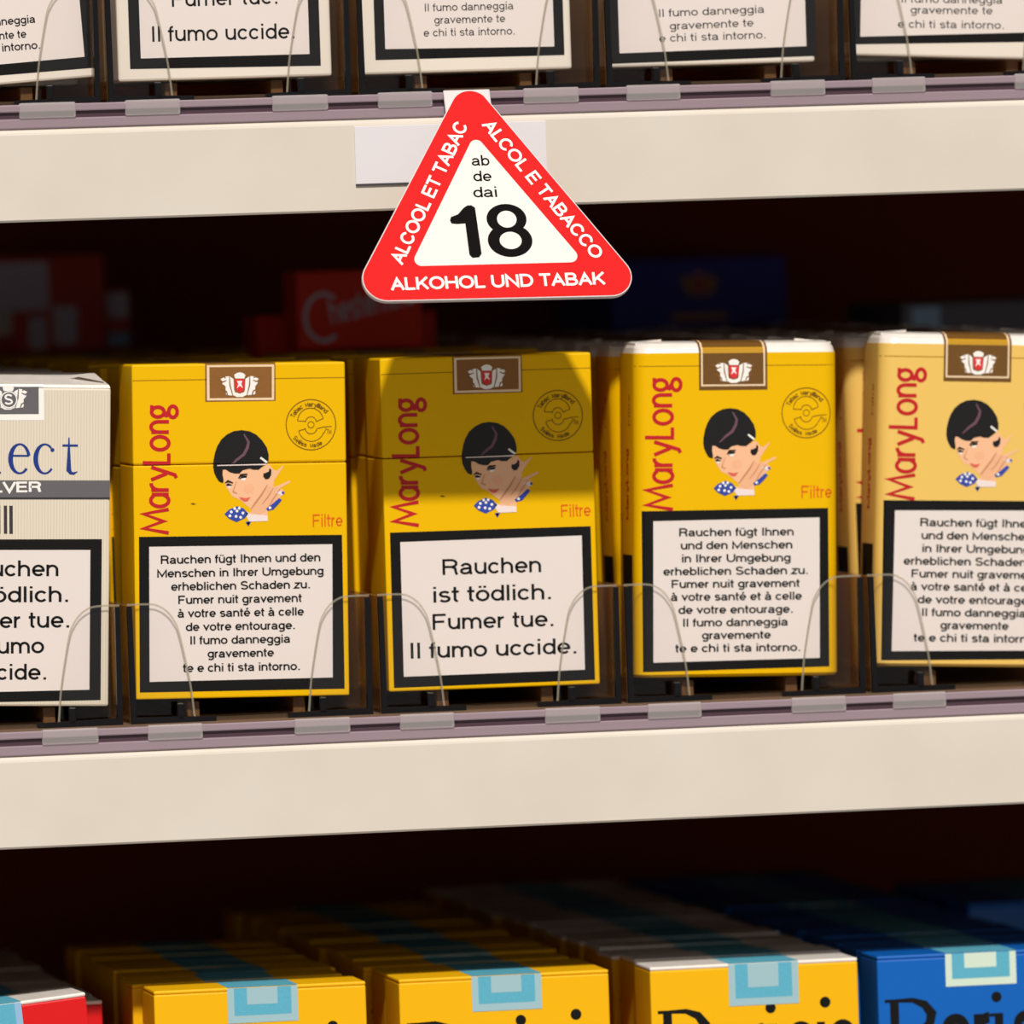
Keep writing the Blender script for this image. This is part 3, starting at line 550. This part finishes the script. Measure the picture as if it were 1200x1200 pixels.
def soft_pack(color, warn=True):
    r = empty('cigarette_pack'); hw, R = 26.4, 4.0; top = 82.4
    fn = soft_bend(hw, R); cuts = (-25.9, -25.0, -24, -23.2, -22.4, 22.4, 23.2, 24, 25.0, 25.9)
    b = MB(); b.loft([rrect(hw-0.6, 0.6, 21.4, R-0.4, 0), rrect(hw, 0, 22, R, 0.7), rrect(hw, 0, 22, R, top)], color)
    art = Art()
    art.add(brand_art((-16.9, 42.7), (-16.9, 76.2), 6.8))
    art.add(portrait_art(False), -2.3, 1.2, 0.965, (0, 60)); art.add(logo_art((18.0, 66.9)))
    art.add(filtre_art((16.6, 45.2), (24.6, 45.2))); art.rect(-26.2, 26.2, 79.0, 79.2, 'crease', 1)
    art.put(b, fn, cuts=cuts)
    side = Art(); side.text('MaryLong', (12.5, 40), (12.5, 58), 3.0, 'redink', 1, 0.2); side.rect(8, 9.5, 23, 27, 'ink', 1); side.rect(11, 12, 19, 22, 'ink', 1)
    side.text('Filtre', (15, 64), (15, 72), 2.2, 'crease', 1, 0.12); side.rect(5, 17, 2, 31, 'ink', 1)
    side.put(b, lambda a_, b_, l: (-hw - 0.02*l - 0.02, 22 - a_, b_))
    b.build('body', r)
    t = MB()
    t.loft([rrect(hw-0.15, 0.15, 21.8, R, top), rrect(hw-0.4, 0.7, 21.4, R, top+1.3), rrect(hw-1.1, 2.2, 21.0, R-0.5, top+2.4), rrect(hw-1.8, 5, 20.6, R-1, top+2.9)], 'foil')
    for sx in (-1, 1):                                    # folded foil flaps at both ends
        fl = [(sx*(hw-0.9), 4.5, top+2.5), (sx*(hw-9), 10.6, top+3.45), (sx*(hw-0.9), 17.5, top+2.7)]
        lo = [(x, y, top+2.2) for x, y, z_ in fl]
        t.face(fl, 'foil')
        for i in range(3): t.face([fl[i], fl[(i+1) % 3], lo[(i+1) % 3], lo[i]], 'foil')
    t.build('foil_top', r)
    st = MB(); a = Art(); x0, x1 = -9.9, 7.9
    a.rect(x0, x1, 72.9, 82.3, 'stampdark', 1); a.rect(x0+0.55, x1-0.55, 73.9, 82.3, 'stampline', 2); a.rect(x0+1.0, x1-1.0, 74.35, 82.3, 'stampdark', 3)
    c = crest_art(DATA['stamp']); c.p = [(q, k, l_+1) for q, k, l_ in c.p]; a.add(c, -1.05, -1.05, 0.98, (0, 78)); a.put(st, FRONT)
    prof = [(-0.05, 82.3), (0.1, top+0.9), (0.62, top+1.4), (2.1, top+2.52), (5, top+3.05), (12, top+3.12), (20.7, top+3.05), (22.06, top)]
    for i in range(len(prof)-1):
        (y0, z0), (y1, z1) = prof[i], prof[i+1]
        for u0, u1, k in ((x0, x0+0.55, 'stampdark'), (x0+0.55, x0+1.0, 'stampline'), (x0+1.0, x1-1.0, 'stampgold' if i < 2 else ('redink' if i == 5 else 'stampdark')), (x1-1.0, x1-0.55, 'stampline'), (x1-0.55, x1, 'stampdark')):
            st.face([(u0, y0, z0), (u1, y0, z0), (u1, y1, z1), (u0, y1, z1)], k)
    st.build('tax_stamp', r)
    warning_part(r, DATA['w3'], cuts, fn)
    return r

# ---------------------------------------------------------------- front packs on the middle shelf
def full_label(o, l, g=None): return tag(o, l, 'cigarette pack', g)
hard = hard_pack()
hard2 = copy_tree(hard)
warning_part(hard, DATA['w1']); warning_part(hard2, DATA['w2'], bold=0.148)
full_label(place(hard, (-64.4, 0, 0.25), (0, 0.02, 0)), 'bright yellow box of cigarettes left of the sign, long warning in small print', 'yellow packs in front')
full_label(place(hard2, (0.2, 0, 0.0), (0, 0.004, 0)), 'yellow box of cigarettes half in the shadow of the sign, warning in large print', 'yellow packs in front')
soft = soft_pack('yellow'); place(soft, (63.5, 0, 0.3), (0, 0.026, 0))
full_label(soft, 'bright yellow soft pack with a white foil top, right of the sign', 'yellow packs in front')
pale = soft_pack('pale'); place(pale, (125.6, 0, 0.2), (0, 0.05, 0))
full_label(pale, 'pale yellow soft pack leaning right at the far right', 'yellow packs in front')
ORD = ['first', 'second', 'third', 'fourth', 'fifth', 'sixth', 'seventh', 'eighth', 'ninth', 'tenth', 'eleventh', 'twelfth', 'thirteenth', 'fourteenth', 'fifteenth', 'sixteenth']

def bare_copy(o, keep):                                  # a copy with only the named parts
    c = o.copy(); COL.objects.link(c)
    for ch in o.children:
        if ch.name.split('.')[0] in keep:
            d = ch.copy(); COL.objects.link(d); d.parent = c
    return c
for k, (src, x, off2, what, zz) in enumerate(((hard, -63.6, 6.2, 'yellow box', 0.0), (hard2, 0.4, 1.2, 'yellow box', 0.0), (soft, 63.6, 0.6, 'soft yellow pack', 0.1), (pale, 126.8, -1.6, 'soft pale pack', 0.2))):
    front = ['the yellow box left of the sign', 'the yellow box shaded by the sign', 'the bright yellow soft pack', 'the pale yellow soft pack'][k]
    for i in range(1, 14):
        if k == 1 and i in (8, 9): continue
        o = copy_tree(src) if i < 3 else bare_copy(src, ('body', 'lid', 'foil_top', 'tax_stamp'))
        j = random.uniform(-0.7, 0.7)
        if i == 1: dx = off2
        elif i == 2 and k == 2: dx = 0.2
        else: dx = j
        if k == 0 and i == 1: dx = 6.0
        place(o, (x + dx*(0.28 if k == 0 else 0.6), i*22.6, zz - 0.3*(i % 3) + 0.3), (0, random.uniform(-0.008, 0.008), 0))
        full_label(o, '%s standing %s in line behind %s' % (what, ORD[i], front), 'packs lined up on the middle shelf')

# silver pack at the left edge
def ring_letter(a, ch, p0, p1, xh, k):
    x0, x1 = p0[0], p1[0]; b = p0[1]; w = x1-x0; c = (x0+w/2, b+xh/2)
    T, t = 1.22, 0.46
    if ch in 'ec':
        pts, ws = [], []
        a0, a1 = (12, 318) if ch == 'e' else (48, 318)
        for i in range(25):
            an = math.radians(a0+(a1-a0)*i/24); pts.append((c[0]+(w/2-0.3)*math.cos(an), c[1]+(xh/2-0.1)*math.sin(an)))
            ws.append(t+(T-t)*abs(math.cos(an))**1.5*(1 if math.cos(an) < 0 else 0.5 if ch == 'e' else 0.2))
        a.stroke(pts, ws, k, 2)
        if ch == 'e': a.stroke([(x0+0.5, c[1]+0.75), (x1-0.3, c[1]+0.75)], t, k, 2)
        else: a.disc((x1-0.75, b+xh*0.8), 0.5, k, 2)
    elif ch == 'l':
        m_ = x0+w/2; a.stroke([(m_, b), (m_, b+xh*1.55)], T, k, 2, False); a.stroke([(x0, b+0.15), (x1, b+0.15)], t, k, 2, False); a.stroke([(x0+0.2, b+xh*1.5), (m_, b+xh*1.55)], t, k, 2, False)
    elif ch == 't':
        m_ = x0+w*0.42; a.stroke([(m_, b+xh*1.22), (m_, b+1.0), (m_+0.5, b+0.25), (m_+1.3, b+0.1), (x1-0.1, b+0.6)], [0.3, T, 0.8, 0.6, 0.2], k, 2); a.stroke([(x0, b+xh*0.95), (x1, b+xh*0.95)], t+0.1, k, 2, False)
    elif ch == 'S':
        pts = [(x1-0.6, b+xh*1.2), (c[0], b+xh*1.42), (x0+0.8, b+xh*1.1), (c[0], b+xh*0.72), (x1-0.6, b+xh*0.35), (c[0], b+0.1), (x0+0.5, b+xh*0.3)]
        a.stroke(pts, [0.4, 0.5, 1, 1.2, 1, 0.5, 0.4], k, 2)
def silver_pack():
    r = empty('cigarette_pack'); hw = 27.2
    b = MB()
    b.box(-hw, hw, 0, 22, 0, 79.9, 'cream', 0.5)
    a = Art()
    for i in range(72): a.rect(-26.6+i*0.745, -26.6+i*0.745+0.16, 0.5, 79.2, 'rib', 0)
    a.poly(shape(DATA['sel_band']), 'grey', 1); q = DATA['sel_band']
    a.stroke([(q[2][0], q[2][1]), (q[3][0], q[3][1])], 0.5, 'greydark', 2, False)
    a.text('SILVER', DATA['sel_silver'][0], DATA['sel_silver'][1], 2.55, 'white', 3, 0.2)
    for bar in DATA['sel_bars']: a.poly(shape(bar), 'greydark', 1)
    for ch, pp in DATA['sel_let'].items(): ring_letter(a, ch[0], pp[0], pp[1], 7.5, 'navy')
    a.put(b, FRONT); b.build('body', r)
    t = MB()                                              # foil top rising towards the back
    lo = [(-hw+0.1, 0.1, 79.9), (hw-0.1, 0.1, 79.9), (hw-0.1, 21.9, 79.9), (-hw+0.1, 21.9, 79.9)]
    hi = [(-hw+0.4, 0.6, 80.7), (hw-0.4, 0.6, 80.7), (hw-1.6, 21.2, 83.6), (-hw+1.6, 21.2, 83.6)]
    t.loft([lo, hi], 'foil')
    t.face([(hw-1.2, 2.5, 81.4), (hw-1.6, 18, 83.6), (hw-9, 10, 83.0)], 'foil'); t.build('foil_top', r)
    s = MB(); a = Art(); w, g = DATA['sel_stamp_w'], DATA['sel_stamp']
    a.poly([(w[0][0], 79.8), (w[1][0], 79.8), tuple(w[2]), tuple(w[3])], 'white', 1); a.poly(shape(g), 'grey', 2)
    c = DATA['sel_crest']; cr = crest_art(DATA['stamp']); cr.p = [(q_, 'grey' if k == 'stamp' else 'white', l) for q_, k, l in cr.p if k in ('white', 'stamp') and l < 5]
    a.add(cr, c[0]-0.4, c[1]-78.2, 1.0, (0, 0)); a.text('S', (c[0]-1.1, c[1]-1.2), (c[0]+1.0, c[1]-1.2), 2.6, 'white', 6, 0.18)
    a.disc(c, 2.2, 'grey', 5); a.arc((c[0], c[1]), 2.0, 0, 360, 0.3, 'white', 6); a.put(s, FRONT)
    s.face([(w[0][0], 0.0, 80.1), (w[1][0], 0.0, 80.1), (w[1][0], 0.6, 80.76), (w[0][0], 0.6, 80.76)], 'white')
    s.face([(w[0][0], 0.6, 80.76), (w[1][0], 0.6, 80.76), (w[1][0]-1.2, 21.2, 83.66), (w[0][0]-1.2, 21.2, 83.66)], 'foil')
    s.build('tax_stamp', r)
    warning_part(r, DATA['ws'], bold=0.15)
    return r
silver = silver_pack(); place(silver, (-125.9, 0, 0.6), (0, 0.042, 0))
full_label(silver, 'cream and silver pack with navy lettering, cut off at the left edge')
for i in range(1, 14):
    o = bare_copy(silver, ('body', 'foil_top', 'tax_stamp')); place(o, (-127.2+random.uniform(-0.8, 0.8), i*22.6, 0.2-0.3*(i % 2)), (0, 0, 0))
    full_label(o, 'cream and silver pack standing %s in line behind the front one' % ORD[i], 'silver packs lined up on the middle shelf')

# ---------------------------------------------------------------- packs on the top shelf
def top_pack(name_label, d, color, bold):
    r = empty('cigarette_pack', (d['cx'], 0, 156.0), (0, d['rot'], 0))
    b = MB(); b.box(-27.2, 27.2, 0, 22, 0, 84, color, 0.6); b.build('body', r)
    warning_part(r, d, bold=bold); full_label(r, name_label, 'packs on the top shelf'); return r
T1 = top_pack('white pack leaning left at the far left of the top shelf', DATA['ua'], 'warmpaper', 0.16)
T2 = top_pack('white pack with large warning print on the top shelf, second from left', DATA['ub'], 'warmpaper', 0.135)
T3 = top_pack('white pack on the top shelf right above the red sign', DATA['uc'], 'warmpaper', 0.12)
T4 = top_pack('white pack on the top shelf, just right of the sign', DATA['ud'], 'warmpaper', 0.12)
T5 = top_pack('white pack leaning right at the far right of the top shelf', DATA['ue'], 'warmpaper', 0.12)
for src, where in ((T1, 'leaning pack at the far left'), (T2, 'pack with the large print'), (T3, 'pack above the sign'), (T4, 'pack just right of the sign'), (T5, 'leaning pack at the far right')):
    for i in (1, 2):
        o = bare_copy(src, ('body',)); place(o, (src.location.x/S + (0 if abs(src.rotation_euler.y) < 0.01 else src.rotation_euler.y*25), 22.8*i, 156.0), (0, 0, 0))
        full_label(o, 'white pack on the top shelf standing %s behind the %s' % (ORD[i], where), 'packs on the top shelf')

# ---------------------------------------------------------------- bottom shelf packs
def lower_pack(color, top, x0, x1, zb, border, inner, center, letters, H=84.2, dep=19.6):
    r = empty('cigarette_pack'); hw = 27.1; b = MB(); a = Art()
    b.box(-hw, hw, 0, dep, 0, H-1.0, color, 0.4); b.box(-hw, hw, 0.0, dep, H-1.0, H, top, 0.4)
    if letters:
        x = -24.6
        a.stroke([(x+1.7, 73.0), (x+1.7, 58.2)], 2.3, 'ink', 2, False); a.rect(x-0.8, x+3, 72.2, 73.0, 'ink', 2); a.rect(x-0.8, x+4.4, 57.6, 58.4, 'ink', 2)
        a.stroke([(x+2, 72.6), (x+6.5, 72.6), (x+9.6, 71.4), (x+11.4, 69), (x+10.8, 66.2), (x+8, 64.6), (x+2.2, 64.4)], [0.8, 1.2, 2.0, 2.5, 2.3, 1.2, 0.7], 'ink', 2)
        a.text('arı', (-11.0, 58), (5.6, 58), 14.0, 'ink', 2, 0.2); a.rect(2.0, 4.0, 67.4, 68.2, 'ink', 2)
        a.text('sıe', (8.4, 58), (26.6, 58), 14.0, 'ink', 2, 0.2)
        a.disc((4.0, 72.4), 1.35, 'ink', 2); a.disc((18.3, 73.2), 1.4, 'ink', 2)
    a.put(b, FRONT); b.build('body', r)
    s = MB(); a = Art(); a.rect(x0, x1, zb, H-0.2, border, 3); a.rect(x0+1.7, x1-1.7, zb+1.9, H-0.2, inner, 4); a.rect(x0+5.0, x1-5.2, zb+4.6, H-0.2, center, 5)
    a.put(s, FRONT); s.box(x0, x1, 0, dep, H, H+0.08, inner); s.build('tax_stamp', r)
    return r
kinds = dict(
    gold=lower_pack('gold', 'gold', -8.4, 9.6, 75.1, 'tealpale', 'teal', 'tealpale', True),
    goldwhite=lower_pack('gold', 'foil', -6.7, 11.5, 73.3, 'tealpale', 'teal', 'tealpale', True),
    blue=lower_pack('bluebox', 'bluebox', -9.2, 9.4, 75.6, 'tealmint', 'teal', 'tealmint', True),
    red=lower_pack('redbox', 'foil', -8.4, 10.4, 60.0, 'paleblue', 'teal', 'teal', False, 80.5, 22))
used = set()
def lower(kind, x, y, z, rot, label, group):
    o = kinds[kind] if kind not in used else copy_tree(kinds[kind]); used.add(kind)
    place(o, (x, y, LOW+z), rot); full_label(o, label, group)
cols = [('red', -127.0, 9, 'red pack at the lower left corner'), ('gold', -62.6, 7, 'golden yellow pack left of the middle'), ('gold', 0.1, 12, 'golden yellow pack in the middle'),
        ('goldwhite', 65.0, 14, 'golden pack with the white top'), ('blue', 124.3, 14, 'blue pack at the lower right')]
for kind, x, n, where in cols:
    for i in range(n):
        rot = (0, 0, 0); dx = random.uniform(-0.8, 0.8); zz = random.uniform(-0.1, 0.5)
        if i == 0: dx = 0; zz = 0.2 if kind != 'red' else -1.5
        if kind == 'red' and i == 0: rot = (0, -0.085, 0.06)
        if i > 0: rot = (0, random.uniform(-0.008, 0.008), random.uniform(-0.01, 0.01))
        if kind == 'gold' and x < -50 and i == 1: dx = -1.6
        if kind == 'red' and i > 0: dx += 0.8
        lab = ('%s on the bottom shelf, front of its line' % where) if i == 0 else ('pack on the bottom shelf, %s behind the %s' % (ORD[i], where))
        lower(kind, x+dx, i*22.9, max(zz, 0.05) if i else max(zz, 0.1) if kind != 'red' else 2.4, rot, lab, 'packs lined up on the bottom shelf')
for i in range(7, 11):
    lower('blue', 187.6, 22.9*i, 0.2, (0, 0, 0), 'blue pack at the right edge of the bottom shelf, %s from the front' % ORD[i], 'packs lined up on the bottom shelf')

# ---------------------------------------------------------------- packs lying far back on the middle shelf
def lying(name, x0, x1, y0, z0, z1, dy, color, label, art=None, cat='cigarette pack', rz=0.0):
    cx = (x0+x1)/2; r = MB(); r.box(x0-cx, x1-cx, 0, dy, 0, z1-z0, color, 0.6)
    if art: art.put(r, FRONT)
    o = r.build(name); place(o, (cx, y0, z0), (0, 0, rz)); return tag(o, label, cat)
a = Art().text('hesterfield', (-7.6, 6.6), (15.2, 11.4), 7.0, 'lilac', 1, 0.15)
a.arc((-10.0, 8.6), 5.0, 50, 310, 1.2, 'lilac', 1, 24, 6.4)
lying('cigarette_pack', -17.3, 17.3, 178, 84.9, 106.1, 21, 'darkred', 'small red box with pale script lying on packs behind the sign', a)
lying('cigarette_pack', -24.2, 25.6, 203.2, 0.1, 94.2, 22, 'darkred', 'tall red pack standing behind the small red box with script')
g = Art(); c = crest_art(DATA['stamp']); c.p = [(t, 'crestgold' if k == 'white' else k, l) for t, k, l in c.p]
g.add(c, 0, 12.2-78, 1.15, (0, 78)); g.rect(-8.5, 8.5, 2.6, 4.6, 'crestgold', 1)
lying('cigarette_pack', 100.6, 153.2, 330, 84.9, 105.6, 80, 'bluepack', 'dark blue pack with gold crest lying on packs right of the sign', g)
a = Art(); a.rect(-27, -13, 12, 26, 'orangebox', 1); a.rect(-13, 3, 12, 26, 'lilac', 1); a.rect(-27, -8, 5, 12, 'paper', 1); a.rect(4, 11, 2, 13, 'lilac', 1); a.rect(-22, -6, 0.5, 4.5, 'redink', 1)
a.rect(-3, 2, 1, 10, 'lilac', 1)
lying('cigarette_carton', -85, -46.5, 335, 84.8, 112.4, 50, 'maroon', 'blurred maroon carton with orange and lilac patches at far left back', a.add(Art(), 0, 0), 'carton')
a = Art(); a.rect(-3.2, 3.2, 9, 16.4, 'lilac', 1); a.rect(-3.2, 3.2, 1, 5, 'paleblue', 1)
lying('cigarette_pack', -45.6, -38.8, 340, 84.8, 102.0, 50, 'maroon', 'narrow pale striped pack lying right of the blurred maroon carton', a)
a = Art(); a.rect(-24, -16, 84, 90, 'paleblue', 1)
for i in range(3):
    lying('cigarette_pack', 164, 218, 232+i*22.8, 0.1, 91.2, 22, 'greypack', 'charcoal pack with a pale blue corner at right edge, %s of three in line' % ORD[i], a if i == 0 else None)

# ---------------------------------------------------------------- label and sign on the upper shelf
lb = MB(); lb.box(-34.8, 14.0, -20.45, -20.05, 0, 14.4, 'label', 0.1); lb.box(-34.8, 14.0, -20.5, -20.05, -0.45, 0, 'labelshadow')  # the dark strip under the label paints its shadow line
o = lb.build('price_label'); place(o, (0, 0, 128.4)); tag(o, 'blank white label on the cream shelf front behind the red sign', 'label')

sg = DATA['sign']
W = Vector((0, sg['w'][1], sg['w'][2])); Nn = Vector((1, 0, 0)).cross(W)                     # Nn points into the shelf
sign = empty('warning_sign'); tag(sign, 'red triangular age limit sign with a white centre hanging from the upper shelf', 'sign')
sm = Matrix((Vector((1, 0, 0)), Nn, W)).transposed().to_4x4(); sm.translation = Vector(sg['origin'])*S
if Nn.y < 0: Nn = -Nn
sm = Matrix((Vector((1, 0, 0)), Nn, W)).transposed().to_4x4(); sm.translation = Vector(sg['origin'])*S
sign.matrix_world = sm
def rtri(cs, grow=0.0, n=14):
    pts = []
    ctr = (sum(c[0][0] for c in cs)/3, sum(c[0][1] for c in cs)/3)
    for (c, r), (b0, b1) in zip((cs[0], cs[2], cs[1]), ((150, 45), (45, -92), (-92, -210))):
        for i in range(n+1):
            t = math.radians(b0+(b1-b0)*i/n); pts.append((c[0]+(r+grow)*math.cos(t), c[1]+(r+grow)*math.sin(t)))
    hull = []                                             # convex outline
    P = sorted(set((round(a_, 4), round(b_, 4)) for a_, b_ in pts))
    def half(seq):
        h = []
        for p in seq:
            while len(h) > 1 and (h[-1][0]-h[-2][0])*(p[1]-h[-2][1])-(h[-1][1]-h[-2][1])*(p[0]-h[-2][0]) <= 0: h.pop()
            h.append(p)
        return h
    return half(P)[:-1] + half(P[::-1])[:-1]
pb = MB(); pb.prism_y(rtri(sg['outer'], 0.25), 0.0, 1.3, 'board'); pb.build('backing_board', sign)
fr = MB(); A = Art(); A.poly(rtri(sg['outer']), 'signred', 1)
for body, key, cap in (('ALCOOL ET TABAC', 't1', 3.45), ('ALCOL E TABACCO', 't2', 3.35), ('ALKOHOL UND TABAK', 't3', 3.4)):
    A.text(body, sg[key][0], sg[key][1], cap, 'white', 3, 0.185)
A.put(fr, FRONT); fr.build('red_border', sign)
ce = MB(); A = Art(); A.poly(rtri(sg['inner']), 'signwhite', 2)
for b_ in ('ab', 'de', 'dai'): A.text(b_, sg[b_][0], sg[b_][1], 2.95, 'signink', 3, 0.145)
A.poly(shape(sg['one']), 'signink', 3)
for k, key, l in (('signink', 'eight', 3), ('signwhite', 'holes', 4)):
    for j, (c, rx, ry) in enumerate(sg[key]): A.disc(c, rx[0]-c[0], k, l+0.3*j, abs(ry[1]-c[1]), 36)
A.put(ce, FRONT); ce.build('white_centre', sign)
cl = MB(); cl.box(-7.4, 4.4, 1.3, 2.4, 50, 59.5, 'board', 0.2); cl.build('hanging_clip', sign)
